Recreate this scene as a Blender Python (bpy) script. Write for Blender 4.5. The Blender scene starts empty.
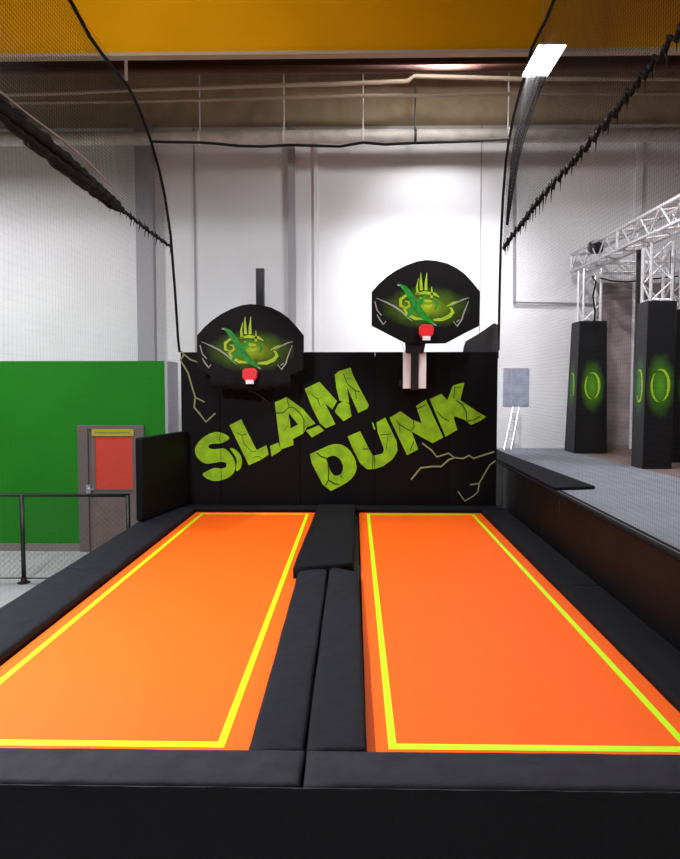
import bpy, bmesh, math, random
from mathutils import Vector, Matrix, Euler
random.seed(7)
S = bpy.context.scene
C = S.collection
R = math.radians

# ------------------------------------------------------------------ camera
CAMZ = 2.38
F = 720.0
YAW, PITCH = R(1.19), R(3.38)
cd = bpy.data.cameras.new('camera'); cam = bpy.data.objects.new('camera', cd); C.objects.link(cam)
cam.location = (0, 0, CAMZ); cam.rotation_euler = (R(90) - PITCH, 0, YAW)
cd.sensor_fit = 'HORIZONTAL'; cd.sensor_width = 36; cd.lens = F / 680 * 36
cd.clip_start = .05; cd.clip_end = 200
S.camera = cam
RM = Euler((R(90) - PITCH, 0, YAW)).to_matrix()

def ray(px, py):
    return RM @ Vector(((px - 340) / F, (429.5 - py) / F, -1.0))
def aty(px, py, Y):
    d = ray(px, py); t = Y / d.y; return Vector((0, 0, CAMZ)) + d * t
def atz(px, py, z):
    d = ray(px, py); t = (z - CAMZ) / d.z; return Vector((0, 0, CAMZ)) + d * t
def atx(px, py, X):
    d = ray(px, py); t = X / d.x; return Vector((0, 0, CAMZ)) + d * t

# ------------------------------------------------------------------ materials
def mat(name, col, rough=.6, spec=.5, metal=0, emit=0, var=0, vscale=6, bump=0, bscale=30, sheen=0, coat=0, col2=None, bdetail=3):
    m = bpy.data.materials.new(name); m.use_nodes = True
    nt = m.node_tree; b = nt.nodes['Principled BSDF']
    b.inputs['Base Color'].default_value = (*col, 1)
    b.inputs['Roughness'].default_value = rough
    b.inputs['Metallic'].default_value = metal
    b.inputs['Specular IOR Level'].default_value = spec
    b.inputs['Coat Weight'].default_value = coat
    b.inputs['Sheen Weight'].default_value = sheen
    if emit:
        b.inputs['Emission Color'].default_value = (*col, 1); b.inputs['Emission Strength'].default_value = emit
    tc = nt.nodes.new('ShaderNodeTexCoord')
    if var or col2:
        n = nt.nodes.new('ShaderNodeTexNoise'); n.inputs['Scale'].default_value = vscale; n.inputs['Detail'].default_value = 6
        nt.links.new(tc.outputs['Object'], n.inputs['Vector'])
        r = nt.nodes.new('ShaderNodeValToRGB')
        r.color_ramp.elements[0].position = .32; r.color_ramp.elements[1].position = .68
        c2 = col2 if col2 else tuple(c * (1 - var) for c in col)
        r.color_ramp.elements[0].color = (*c2, 1); r.color_ramp.elements[1].color = (*col, 1)
        nt.links.new(n.outputs['Fac'], r.inputs['Fac']); nt.links.new(r.outputs['Color'], b.inputs['Base Color'])
    if bump:
        n2 = nt.nodes.new('ShaderNodeTexNoise'); n2.inputs['Scale'].default_value = bscale; n2.inputs['Detail'].default_value = bdetail
        nt.links.new(tc.outputs['Object'], n2.inputs['Vector'])
        bp = nt.nodes.new('ShaderNodeBump'); bp.inputs['Strength'].default_value = bump; bp.inputs['Distance'].default_value = .02
        nt.links.new(n2.outputs['Fac'], bp.inputs['Height']); nt.links.new(bp.outputs['Normal'], b.inputs['Normal'])
    return m

M = {}
M['white_wall'] = mat('white_wall', (.80, .80, .82), .8, .3, var=.06, vscale=1.5, bump=.08, bscale=25)
M['far_wall'] = mat('grey_far_wall', (.35, .35, .36), .8, .3)
M['upper_wall'] = mat('upper_wall', (.50, .38, .24), .85, .2, var=.25, vscale=3)
M['grey_trim'] = mat('grey_trim', (.38, .37, .40), .7, .3)
M['floor'] = mat('floor_concrete', (.37, .37, .385), .5, .4, var=.12, vscale=4)
M['ceiling'] = mat('ceiling_brown', (.10, .07, .05), .9, .2, var=.3, vscale=2)
M['joist'] = mat('joist_maroon', (.10, .045, .035), .7, .3)
M['girder'] = mat('girder_paint', (.60, .255, .0015), .8, .04, var=.10, vscale=1.3)
M['flange'] = mat('girder_flange', (.35, .27, .18), .7, .3)
M['pipe'] = mat('white_pipe', (.72, .68, .62), .5, .5, var=.3, vscale=5)
M['conduit'] = mat('beige_conduit', (.42, .33, .24), .6, .4)
M['green'] = mat('green_paint', (.012, .215, .008), .7, .2, var=.15, vscale=1)
M['green_side'] = mat('partition_end', (.40, .39, .44), .7, .3)
M['base'] = mat('baseboard_grey', (.20, .18, .17), .6, .4)
M['doorframe'] = mat('door_frame_paint', (.13, .11, .10), .6, .4)
M['doorleaf'] = mat('door_leaf_paint', (.17, .13, .12), .6, .4, var=.15, vscale=4)
M['red_panel'] = mat('red_panel', (.62, .055, .03), .5, .4, var=.06, vscale=5)
M['yellow_strip'] = mat('yellow_strip', (.45, .38, .02), .5, .4)
M['steel'] = mat('steel', (.6, .6, .62), .3, .5, metal=.9)
M['orange'] = mat('orange_mat', (1.0, .13, .007), .5, .22, bump=.25, bscale=1200, bdetail=1)
M['orange_edge'] = mat('orange_edge', (.75, .045, .01), .6, .3)
M['line'] = mat('yellow_line', (.56, .92, .006), .5, .3)
M['vinyl'] = mat('dark_vinyl', (.032, .031, .039), .7, .08, var=.25, vscale=9, bump=.55, bscale=9, bdetail=5)
M['vinyl_dim'] = mat('dark_vinyl_dimmed', (.017, .0175, .023), .7, .08, var=.2, vscale=9, bump=.55, bscale=9, bdetail=5)  # darker copy of dark_vinyl; dimmer light on these pads put into colour
M['vinyl_blk'] = mat('black_vinyl', (.009, .009, .011), .75, .08, bump=.35, bscale=7, bdetail=4)
M['skirt'] = mat('black_skirt', (.035, .035, .037), .9, .05, bump=.4, bscale=60)
M['wallpad'] = mat('wall_pad_vinyl', (.0035, .0035, .0045), .6, .12, bump=.25, bscale=5, bdetail=3)
M['sidepad'] = mat('side_wall_vinyl', (.007, .006, .007), .55, .14, var=.4, vscale=1.5, bump=.5, bscale=4, bdetail=4)
M['letter'] = mat('lime_paint', (.30, .62, .008), .6, .25, col2=(.19, .40, .012), vscale=8)
M['crack'] = mat('crack_paint', (.012, .03, .004), .6, .3)
M['bolt'] = mat('lightning_paint', (.30, .36, .12), .6, .3, col2=(.22, .26, .16), vscale=9)
M['greybolt'] = mat('silver_paint', (.30, .33, .28), .6, .3)
M['yglow'] = mat('yellow_green_paint', (.42, .60, .015), .5, .4, col2=(.22, .42, .01), vscale=14)
M['gglow'] = mat('green_paint_emblem', (.015, .33, .02), .5, .3, col2=(.006, .15, .015), vscale=18)
M['red'] = mat('red_plastic', (.75, .02, .025), .4, .5)
M['white_plastic'] = mat('white_plastic', (.9, .9, .9), .5, .4)
M['black_metal'] = mat('black_metal', (.010, .010, .012), .45, .5)
M['net'] = mat('net_cord', (.012, .012, .013), .8, .2)
M['rope'] = mat('black_rope', (.006, .006, .006), .8, .2)
M['palerope'] = mat('pale_rope', (.35, .32, .3), .8, .2)
M['carpet'] = mat('grey_carpet', (.22, .235, .265), .9, .15, var=.12, vscale=2.5, bump=.3, bscale=300)
M['brownfloor'] = mat('brown_floor', (.20, .14, .13), .7, .3, var=.2, vscale=3)
M['edge_tan'] = mat('edge_trim', (.12, .10, .085), .6, .4)
M['mottled'] = mat('mottled_panel', (.44, .36, .35), .85, .2, col2=(.22, .19, .19), vscale=2.2)
M['alu'] = mat('aluminium', (.78, .78, .80), .35, .5, metal=.6)
M['chain'] = mat('fence_wire', (.05, .05, .05), .5, .5, metal=.3)
M['paper'] = mat('blue_grey_paper', (.24, .27, .38), .8, .2, col2=(.38, .40, .48), vscale=7)
M['tarp'] = mat('grey_tarp', (.055, .055, .06), .7, .3, bump=.5, bscale=10)
M['lamp'] = mat('lamp_lens', (1, .97, .92), .4, .5, emit=22)
M['lamp_body'] = mat('lamp_housing', (.5, .5, .5), .5, .5)

def glow_mat(name, base, c1, c2, cx, cz, rx, rz, axis='XZ', sharp=1.0):
    """printed artwork: a soft round airbrushed patch, fixed to the object"""
    m = mat(name, base, .6, .15); nt = m.node_tree; b = nt.nodes['Principled BSDF']
    tc = nt.nodes.new('ShaderNodeTexCoord'); sx = nt.nodes.new('ShaderNodeSeparateXYZ')
    nt.links.new(tc.outputs['Object'], sx.inputs[0])
    def math_(op, a, v=None):
        n = nt.nodes.new('ShaderNodeMath'); n.operation = op
        for i, s in enumerate((a, v)):
            if s is None: continue
            if isinstance(s, (int, float)): n.inputs[i].default_value = s
            else: nt.links.new(s, n.inputs[i])
        return n.outputs[0]
    u = math_('DIVIDE', math_('SUBTRACT', sx.outputs['X' if axis[0] == 'X' else 'Y'], cx), rx)
    v = math_('DIVIDE', math_('SUBTRACT', sx.outputs['Z'], cz), rz)
    d = math_('SQRT', math_('ADD', math_('MULTIPLY', u, u), math_('MULTIPLY', v, v)))
    nz = nt.nodes.new('ShaderNodeTexNoise'); nz.inputs['Scale'].default_value = 9; nt.links.new(tc.outputs['Object'], nz.inputs['Vector'])
    d2 = math_('ADD', d, math_('MULTIPLY', math_('SUBTRACT', nz.outputs['Fac'], .5), .28))
    r = nt.nodes.new('ShaderNodeValToRGB'); e = r.color_ramp.elements
    e[0].position = .0; e[0].color = (*c1, 1); e[1].position = 1.0; e[1].color = (*base, 1)
    k = e.new(.5); k.color = (*c2, 1)
    nt.links.new(d2, r.inputs['Fac']); nt.links.new(r.outputs['Color'], b.inputs['Base Color'])
    return m

# ------------------------------------------------------------------ mesh builder
class MB:
    def __init__(s): s.v = []; s.f = []; s.m = []; s.mi = 0
    def add(s, vs, fs):
        o = len(s.v); s.v += [tuple(p) for p in vs]
        for f in fs: s.f.append(tuple(o + i for i in f)); s.m.append(s.mi)
    def box(s, a, b):
        x0, y0, z0 = (min(a[i], b[i]) for i in range(3)); x1, y1, z1 = (max(a[i], b[i]) for i in range(3))
        s.add([(x0,y0,z0),(x1,y0,z0),(x1,y1,z0),(x0,y1,z0),(x0,y0,z1),(x1,y0,z1),(x1,y1,z1),(x0,y1,z1)],
              [(0,3,2,1),(4,5,6,7),(0,1,5,4),(1,2,6,5),(2,3,7,6),(3,0,4,7)])
    def prism(s, pts, dvec):
        """closed outline of 3-D points, pushed along dvec; triangulated caps"""
        from mathutils.geometry import tessellate_polygon
        n = len(pts); d = Vector(dvec); pts = [Vector(p) for p in pts]
        tris = tessellate_polygon([pts])
        s.add(pts + [p + d for p in pts],
              [tuple(t) for t in tris] + [tuple(i + n for i in t) for t in tris] + [(i, (i+1) % n, (i+1) % n + n, i + n) for i in range(n)])
    def prism_hole(s, outer, hole, dvec):
        from mathutils.geometry import tessellate_polygon
        o = [Vector(p) for p in outer]; h = [Vector(p) for p in hole]; d = Vector(dvec)
        a = o + h; n = len(a); no = len(o); nh = len(h)
        tris = tessellate_polygon([o, h])
        s.add(a + [p + d for p in a], [tuple(t) for t in tris] + [tuple(i + n for i in t) for t in tris]
              + [(i, (i+1) % no, (i+1) % no + n, i + n) for i in range(no)]
              + [(no + i, no + (i+1) % nh, no + (i+1) % nh + n, no + i + n) for i in range(nh)])
    def tube(s, path, r, n=8, close=False):
        path = [Vector(p) for p in path]; L = len(path)
        rr = r if isinstance(r, (list, tuple)) else [r] * L
        rings = []
        up = Vector((0, 0, 1))
        for i, p in enumerate(path):
            t = (path[min(i+1, L-1)] - path[max(i-1, 0)]).normalized()
            u = up if abs(t.dot(up)) < .95 else Vector((0, 1, 0))
            a = t.cross(u).normalized(); b = a.cross(t).normalized()
            rings.append([p + (a * math.cos(2*math.pi*k/n) + b * math.sin(2*math.pi*k/n)) * rr[i] for k in range(n)])
        vs = [q for rg in rings for q in rg]
        fs = [(i*n+k, i*n+(k+1) % n, (i+1)*n+(k+1) % n, (i+1)*n+k) for i in range(L-1) for k in range(n)]
        fs += [tuple(range(n-1, -1, -1)), tuple((L-1)*n + k for k in range(n))]
        s.add(vs, fs)
    def ribbon(s, pts, w, nrm, th=.002):
        """flat painted stroke along pts lying across nrm, with real thickness"""
        pts = [Vector(p) for p in pts]; nrm = Vector(nrm); L = len(pts)
        ww = w if isinstance(w, (list, tuple)) else [w] * L
        l, r = [], []
        for i, p in enumerate(pts):
            t = (pts[min(i+1, L-1)] - pts[max(i-1, 0)]).normalized(); a = t.cross(nrm).normalized() * ww[i] / 2
            l.append(p + a); r.append(p - a)
        d = nrm * th
        vs = l + r + [q + d for q in l] + [q + d for q in r]
        fs = []
        for i in range(L-1):
            fs += [(i, i+1, L+i+1, L+i), (2*L+i, 3*L+i, 3*L+i+1, 2*L+i+1), (i, 2*L+i, 2*L+i+1, i+1), (L+i, L+i+1, 3*L+i+1, 3*L+i)]
        fs += [(0, L, 3*L, 2*L), (L-1, 3*L-1, 4*L-1, 2*L-1)]
        s.add(vs, fs)
    def build(s, name, mats, parent=None, smooth=False, bevel=0, seg=2, origin=None, clean=True):
        me = bpy.data.meshes.new(name)
        vs = s.v
        if origin is not None: vs = [tuple(Vector(p) - Vector(origin)) for p in vs]
        me.from_pydata(vs, [], s.f)
        if not isinstance(mats, (list, tuple)): mats = [mats]
        for m in mats: me.materials.append(m)
        for p, i in zip(me.polygons, s.m): p.material_index = i; p.use_smooth = smooth
        if clean:
            bm = bmesh.new(); bm.from_mesh(me); bmesh.ops.recalc_face_normals(bm, faces=bm.faces); bm.to_mesh(me); bm.free()
        me.update()
        o = bpy.data.objects.new(name, me); C.objects.link(o)
        if origin is not None: o.location = origin
        if parent:
            o.parent = parent
            o.location = (Vector(o.location) - Vector(WL[parent.name])) if parent.name in WL else o.location
        WL[o.name] = (Vector(origin) if origin is not None else Vector((0, 0, 0)))
        if bevel:
            md = o.modifiers.new('bevel', 'BEVEL'); md.width = bevel; md.segments = seg; md.limit_method = 'ANGLE'; md.harden_normals = False
            for p in me.polygons: p.use_smooth = True
            try:
                me.set_sharp_from_angle(angle=R(50))
            except Exception: pass
        return o
WL = {}
def thing(name, label, cat, loc, group=None):
    o = bpy.data.objects.new(name, None); C.objects.link(o); o.location = loc; o.empty_display_size = .1
    WL[o.name] = Vector(loc)
    o['label'] = label; o['category'] = cat
    if group: o['group'] = group
    return o
def tag(o, label, cat, group=None):
    o['label'] = label; o['category'] = cat
    if group: o['group'] = group
    return o
def struct(o, label=None):
    o['kind'] = 'structure'
    if label: o['label'] = label
    return o
def one(fn, name, m, **k):
    b = MB(); fn(b); return b.build(name, m, **k)

# ------------------------------------------------------------------ the hall
YB = 12.0; XL, XR, YF, H = -9.0, 8.0, -5.0, 7.55
struct(one(lambda b: b.box((XL, YF, -.2), (XR, YB + .2, 0)), 'floor', M['floor']), 'pale grey hall floor left of the trampolines')
struct(one(lambda b: b.box((XL, YB, 0), (XR, YB + .2, 6.62)), 'wall_back', M['white_wall']), 'white back wall behind the padded wall')
struct(one(lambda b: b.box((XL, YB, 6.62), (XR, YB + .2, H)), 'wall_back_upper', M['upper_wall']), 'beige band of wall above the white pipe')
struct(one(lambda b: b.box((XL - .2, YF, 0), (XL, YB + .2, H)), 'wall_left', M['far_wall']))
struct(one(lambda b: b.box((XR, YF, 0), (XR + .2, YB + .2, H)), 'wall_right', M['far_wall']))
struct(one(lambda b: b.box((XL - .2, YF - .2, 0), (XR + .2, YF, H)), 'wall_front', M['far_wall']))
struct(one(lambda b: b.box((XL - .2, YF - .2, H), (XR + .2, YB + .2, H + .15)), 'ceiling', M['ceiling']), 'dark brown ceiling deck')

# vertical strips and seams on the back wall
def strip(p0, p1, name, m, d=.06):
    a = aty(p0, 250, YB - d); b_ = aty(p1, 250, YB - d)
    return struct(one(lambda b: b.box((a.x, YB - d, 0), (b_.x, YB + .05, 6.60)), name, m))
strip(136, 153, 'trim_1', M['grey_trim'], .16)
strip(288, 295, 'trim_2', M['grey_trim'], .10)
strip(314, 318, 'trim_3', M['white_wall'], .06)
strip(194, 196, 'trim_4', M['grey_trim'], .02)
strip(480, 481, 'trim_5', M['grey_trim'], .02)
strip(634, 641, 'trim_6', M['white_wall'], .06)

# green partition room on the left
YG = 10.26
gt = aty(80, 361, YG).z; gr = aty(165, 400, YG).x
struct(one(lambda b: (b.box((XL, YG, 0), (gr, YG + .62, gt))), 'wall_partition', M['green']), 'green painted partition wall behind the fence')
struct(one(lambda b: (b.box((gr, YG, 0), (gr + .04, YG + .62, gt))), 'trim_7', M['green_side']))
dl, dr = aty(80, 500, YG).x, aty(146, 500, YG).x; dtop = aty(110, 425, YG).z
struct(one(lambda b: (b.box((XL, YG - .02, 0), (dl - .01, YG, .11)), b.box((dr + .01, YG - .02, 0), (gr, YG, .11))), 'baseboard_left', M['base']))

d1 = thing('door', 'grey door in the green wall with a red panel under a yellow strip', 'door', ((dl + dr) / 2, YG, 0))
d1.name = 'door_1'; WL['door_1'] = WL['door']; d1['kind'] = 'structure'
fw = .15
one(lambda b: (b.box((dl, YG - .06, 0), (dl + fw, YG - .002, dtop)), b.box((dr - fw, YG - .06, 0), (dr, YG - .002, dtop)),
               b.box((dl + fw, YG - .06, dtop - .06), (dr - fw, YG - .002, dtop))), 'door_frame', M['doorframe'], parent=d1, bevel=.006)
leaf = one(lambda b: b.box((dl + fw + .004, YG - .035, .01), (dr - fw - .004, YG - .004, dtop - .064)), 'door_leaf', M['doorleaf'], parent=d1)
a, b_ = aty(95, 437, YG - .05), aty(133, 489, YG - .05)
rp = MB(); rp.box((a.x, YG - .05, b_.z), (b_.x, YG - .035, a.z)); rp.mi = 1
for (x0, z0, x1, z1) in ((a.x-.02, b_.z-.02, b_.x+.02, b_.z), (a.x-.02, a.z, b_.x+.02, a.z+.02), (a.x-.02, b_.z, a.x, a.z), (b_.x, b_.z, b_.x+.02, a.z)):
    rp.box((x0, YG - .055, z0), (x1, YG - .035, z1))
rp.build('red_panel', [M['red_panel'], M['doorframe']], parent=d1)
a, b_ = aty(92, 429, YG - .05), aty(134, 436, YG - .05)
ys = MB(); ys.box((a.x, YG - .065, b_.z), (b_.x, YG - .0355, a.z)); ys.mi = 1
x = a.x + .05; zc = (a.z + b_.z) / 2
while x < b_.x - .06:
    w = random.uniform(.015, .03); ys.box((x, YG - .067, zc - .014), (x + w, YG - .064, zc + .014)); x += w + .012
ys.build('yellow_strip', [M['yellow_strip'], M['base']], parent=d1)
hp = aty(88, 489, YG - .08)
hb = MB(); hb.tube([(hp.x, YG - .06, hp.z), (hp.x, YG - .11, hp.z)], .02, 12); hb.tube([(hp.x, YG - .11, hp.z), (hp.x + .09, YG - .11, hp.z)], .011, 8)
hb.box((hp.x - .03, YG - .066, hp.z - .09), (hp.x + .03, YG - .06, hp.z + .06))
hb.build('door_handle', M['steel'], parent=d1, smooth=False)

# ------------------------------------------------------------------ overhead steel and pipes
YGD = 8.35
gz = aty(300, 55, YGD).z
g = thing('crane_girder', 'deep orange yellow steel girder crossing the top of the hall', 'beam', (0, YGD, gz))
gm = MB(); gm.box((XL + .01, YGD + .03, gz + .04), (XR - .01, YGD + .06, H - .01))
gm.build('web', M['girder'], parent=g)
one(lambda b: b.box((XL + .01, YGD - .02, gz), (XR - .01, YGD + .10, gz + .04)), 'flange', M['flange'], parent=g, bevel=.005)

for i, yy in enumerate((9.4, 10.35, 11.2)):
    t = one(lambda b: (b.box((XL, yy, H - .32), (XR, yy + .02, H - .004)), b.box((XL, yy - .06, H - .34), (XR, yy + .08, H - .32))), 'ceiling_joist', M['joist'])
    tag(t, ('maroon steel ceiling joist just behind the orange girder', 'maroon steel ceiling joist midway between girder and back wall', 'maroon steel ceiling joist nearest to the back wall')[i], 'joist')

# white pipe
zp = aty(330, 137, 11.55).z
t = thing('white_pipe', 'thick white pipe running along the top of the white wall', 'pipe', (0, 11.55, zp))
one(lambda b: b.tube([(XL + .02, 11.55, zp), (-3, 11.55, zp), (XR - .02, 11.55, zp)], .105, 20), 'pipe_run', M['pipe'], parent=t, smooth=True)
for px in (284, 363, 415, 508, 200):
    q = aty(px, 137, 11.55)
    bb = MB()
    for k in range(16):
        a0, a1 = 2*math.pi*k/16, 2*math.pi*(k+1)/16
        for r0 in (.118,):
            bb.add([(q.x-.02, 11.55+math.cos(a0)*r0, zp+math.sin(a0)*r0), (q.x+.02, 11.55+math.cos(a0)*r0, zp+math.sin(a0)*r0),
                    (q.x+.02, 11.55+math.cos(a1)*r0, zp+math.sin(a1)*r0), (q.x-.02, 11.55+math.cos(a1)*r0, zp+math.sin(a1)*r0)], [(0,1,2,3)])
    bb.tube([(q.x, 11.55, zp + .11), (q.x, 11.55, H - .01)], .012, 6)
    bb.build('pipe_hanger', M['white_plastic'] if px != 415 else M['black_metal'], parent=t)

def conduit(pts, r, m, label):
    t = MB(); t.tube(pts, r, 10); return tag(t.build('conduit', m, smooth=True), label, 'pipe')
q = [aty(px, py, 10.9) for px, py in ((-30, 97), (60, 93), (150, 89), (250, 86), (340, 84), (408, 81), (414, 76), (520, 79), (720, 80))]
q[0].x = XL + .02; q[-1].x = XR - .02
conduit(q, .032, M['conduit'], 'pale conduit with a small kink, upper one below the joists')
q = [aty(px, py, 11.3) for px, py in ((-40, 104), (150, 101), (340, 96), (520, 94), (720, 94))]; q[0].x = XL + .02; q[-1].x = XR - .02
conduit(q, .03, M['conduit'], 'thin beige conduit just above the beige wall band')
q = [aty(px, py, 10.0) for px, py in ((-40, 73), (300, 70), (720, 66))]; q[0].x = XL + .02; q[-1].x = XR - .02
conduit(q, .05, M['joist'], 'dark maroon pipe close under the orange girder')
q = aty(126, 66, 9.0)
conduit([(q.x, 9.0, aty(126, 80, 9.0).z), (q.x, 9.0, H - .01)], .02, M['pipe'], 'short white vertical rod under the girder at left')

# high bay lamps, some of them added fill lights
def lamp(cx, cy, cz, tx, ty, label, power, w=.42, l=.5, area=True, spot=0):
    t = thing('high_bay_lamp', label, 'ceiling lamp', (cx, cy, cz), 'high bay lamps')
    rot = Euler((tx, ty, 0)).to_matrix()
    def tr(p): return Vector((cx, cy, cz)) + rot @ Vector(p)
    b = MB()
    pts = lambda z, k: [tr((sx * w/2 * k, sy * l/2 * k, z)) for sx, sy in ((-1,-1),(1,-1),(1,1),(-1,1))]
    A, B, D = pts(0, 1), pts(.04, .9), pts(.09, .35)
    b.add(A + B + D, [(0,1,5,4),(1,2,6,5),(2,3,7,6),(3,0,4,7),(4,5,9,8),(5,6,10,9),(6,7,11,10),(7,4,8,11),(8,9,10,11)])
    b.build('reflector', M['lamp_body'], parent=t)
    b = MB(); P = pts(.012, .94); b.prism(P, rot @ Vector((0, 0, .01))); b.build('lens', M['lamp'], parent=t)
    b = MB(); b.tube([tr((0, 0, .09)), (tr((0, 0, .09)).x, tr((0, 0, .09)).y, H - .005)], .008, 6); b.build('hanging_rod', M['steel'], parent=t)
    if spot:
        ld = bpy.data.lights.new('lamp_light', 'SPOT'); ld.energy = spot; ld.spot_size = R(64); ld.spot_blend = 1.0; ld.shadow_soft_size = .2; ld.color = (.98, .97, 1)
        lo = bpy.data.objects.new('lamp_light', ld); C.objects.link(lo); lo.parent = t; lo.location = rot @ Vector((0, 0, -.06)); lo.rotation_euler = (tx, ty, 0); return
    ld = bpy.data.lights.new('lamp_light', 'AREA'); ld.shape = 'RECTANGLE'; ld.size = w*.9; ld.size_y = l*.9; ld.energy = power; ld.color = (.98, .97, 1)
    lo = bpy.data.objects.new('lamp_light', ld); C.objects.link(lo); lo.parent = t
    lo.location = tr((0, 0, -.004)) - Vector((cx, cy, cz)); lo.rotation_euler = (tx, ty, 0)
q = aty(543, 62, 7.75)
lamp(q.x, 7.75, q.z, 0, 0, 'bright rectangular lamp hanging beside the right net', 200, .28, .74)
lamp(-6.3, 8.9, 5.88, 0, 0, 'lamp left of the view lighting the white wall over the partition', 235, .25, .78)
lamp(5.6, 7.0, 6.4, 0, 0, 'lamp high over the truss towers', 110)
lamp(-3.3, 3.6, 4.7, 0, R(-12), 'added unseen fill light left of the view beside the left lane', 390)  # added out of view to make the left mat brighter than the right
lamp(2.6, .2, 7.0, 0, 0, 'lamp high over the right trampoline lane', 90)
lamp(-2.3, 4.6, 7.2, R(50), 0, 'added unseen fill light tilted toward the orange girder', 110)  # added above the frame only to brighten the girder front
lamp(1.2, 9.75, 7.22, R(25), 0, 'added fill light hidden behind the girder, facing the beige wall band', 36)  # added out of sight to lift the upper wall band
lamp(1.25, 9.3, 7.22, R(38), 0, 'lamp behind the girder aimed at the white wall above the hoops', 0, spot=1800)
# ------------------------------------------------------------------ trampoline bed and pads
ZM = .78; ZP = .84
YN = atz(300, 783.5, ZP).y + .03       # near face of the frame
fr = thing('trampoline_platform', 'black skirted platform carrying both orange trampoline lanes', 'trampoline', (0, 6, 0))
def skirt(b):
    n = 120
    vs = []
    for i in range(n + 1):
        x = -2.44 + i * (1.93 + 2.44) / n
        o = .012 * math.sin(i * 1.1) + .008 * math.sin(i * .37 + 1)
        vs += [(x, YN - .040 + o * .2, ZP - .014), (x, YN - .045 + o, 0.005), (x, YN - .034, ZP - .014), (x, YN - .020, .005)]
    b.add(vs, [(4*i+0, 4*i+1, 4*i+5, 4*i+4) for i in range(n)] + [(4*i+2, 4*i+6, 4*i+7, 4*i+3) for i in range(n)] + [(4*i, 4*i+4, 4*i+6, 4*i+2) for i in range(n)])
one(skirt, 'front_skirt', M['skirt'], parent=fr, origin=(0, 0, 0))
one(lambda b: b.box((-2.47, YN + .07, .005), (-2.42, 9.30, ZP - .07)), 'side_skirt', M['skirt'], parent=fr)
one(lambda b: (b.box((-2.42, YN + .07, .70), (-2.06, 9.28, .755)), b.box((1.60, YN + .07, .70), (1.93, 9.28, .755)), b.box((-.46, YN + .07, .70), (.04, 9.28, .755)),
               b.box((-2.06, YN + .07, .70), (1.6, 3.1, .755)), b.box((-2.06, 9.16, .70), (1.6, 9.28, .755))), 'steel_rail', M['black_metal'], parent=fr)
for sx in (-2.3, -.2, 1.8):
    for sy in (3.1, 6.2, 9.2):
        one(lambda b: b.box((sx - .04, sy - .04, .005), (sx + .04, sy + .04, .70)), 'leg', M['black_metal'], parent=fr)

def lane(x0, x1, lx0, lx1, label):
    y0, y1 = atz(300, 752, ZM).y - .04, atz(300, 512.5, ZM).y
    t = thing('trampoline_mat', label, 'trampoline', ((x0 + x1) / 2, (y0 + y1) / 2, ZM - .02))
    b = MB(); nx, ny = 14, 50
    def zz(u, v): return ZM - .004 * math.sin(math.pi * u) * math.sin(math.pi * v)
    vs = []
    for j in range(ny + 1):
        for i in range(nx + 1):
            vs.append((x0 + (x1 - x0) * i / nx, y0 + (y1 - y0) * j / ny, zz(i / nx, j / ny)))
    b.add(vs, [(j*(nx+1)+i, j*(nx+1)+i+1, (j+1)*(nx+1)+i+1, (j+1)*(nx+1)+i) for j in range(ny) for i in range(nx)])
    b.mi = 1
    b.box((x0, y0, ZM - .025), (x1, y1, ZM - .008))
    b.build('bed', [M['orange'], M['orange_edge']], parent=t, smooth=True, clean=False)
    w = .036; b = MB(); z0, z1 = ZM - .003, ZM + .0015
    yl0, yl1 = atz(300, 748.5, ZM).y, y1 - .10
    b.box((lx0, yl0, z0), (lx0 + w, yl1, z1)); b.box((lx1 - w, yl0, z0), (lx1, yl1, z1))
    b.box((lx0 + w, yl0, z0), (lx1 - w, yl0 + w * 1.4, z1)); b.box((lx0 + w, yl1 - w, z0), (lx1 - w, yl1, z1))
    b.build('boundary_line', M['line'], parent=t)
lane(-2.03, atz(247, 748, ZM).x + .01, -1.945, atz(226, 742, ZM).x, 'orange trampoline mat with yellow border line, left of the centre pads')
lane(atz(369, 748, ZM).x - .01, 1.60, atz(388, 742, ZM).x, 1.50, 'orange trampoline mat with yellow border line, right of the centre pads')

def pad(name, outline, z0, z1, m, label, puff=.006, cat='pad', group='frame pads'):
    """soft pad from a ground outline: rounded edge, slightly domed, wrinkled"""
    pts = [Vector((p[0], p[1], 0)) for p in outline]; n = len(pts)
    area = sum(pts[i].x * pts[(i+1) % n].y - pts[(i+1) % n].x * pts[i].y for i in range(n))
    if area < 0: pts.reverse()
    def inset(d):
        out = []
        for i in range(n):
            a, b, c = pts[i-1], pts[i], pts[(i+1) % n]
            e0 = (b - a).normalized(); e1 = (c - b).normalized()
            n0 = Vector((-e0.y, e0.x, 0)); n1 = Vector((-e1.y, e1.x, 0))
            k = 1 + n0.dot(n1); out.append(b + (n0 + n1) / max(k, .3) * d)
        return out
    b = MB(); rings = [(0, z0), (0, z1 - .022), (.004, z1 - .010), (.012, z1 - .003), (.024, z1), (.055, z1 + puff)]
    vs = []
    for d, z in rings: vs += [(p.x, p.y, z) for p in inset(d)]
    fs = [(k*n+i, k*n+(i+1) % n, (k+1)*n+(i+1) % n, (k+1)*n+i) for k in range(len(rings)-1) for i in range(n)]
    L = (len(rings)-1) * n
    fs += [tuple(range(n-1, -1, -1)), tuple(L + i for i in range(n))]
    b.add(vs, fs)
    c = sum((Vector(p) for p in pts), Vector()) / n
    o = b.build(name, m, smooth=True, origin=(c.x, c.y, z0))
    if label: tag(o, label, cat, group)
    return o
def dens(a, b, k, j=.0):
    return [a + (b - a) * (i / k) + Vector((random.uniform(-j, j), random.uniform(-j, j), 0)) for i in range(k)]
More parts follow.
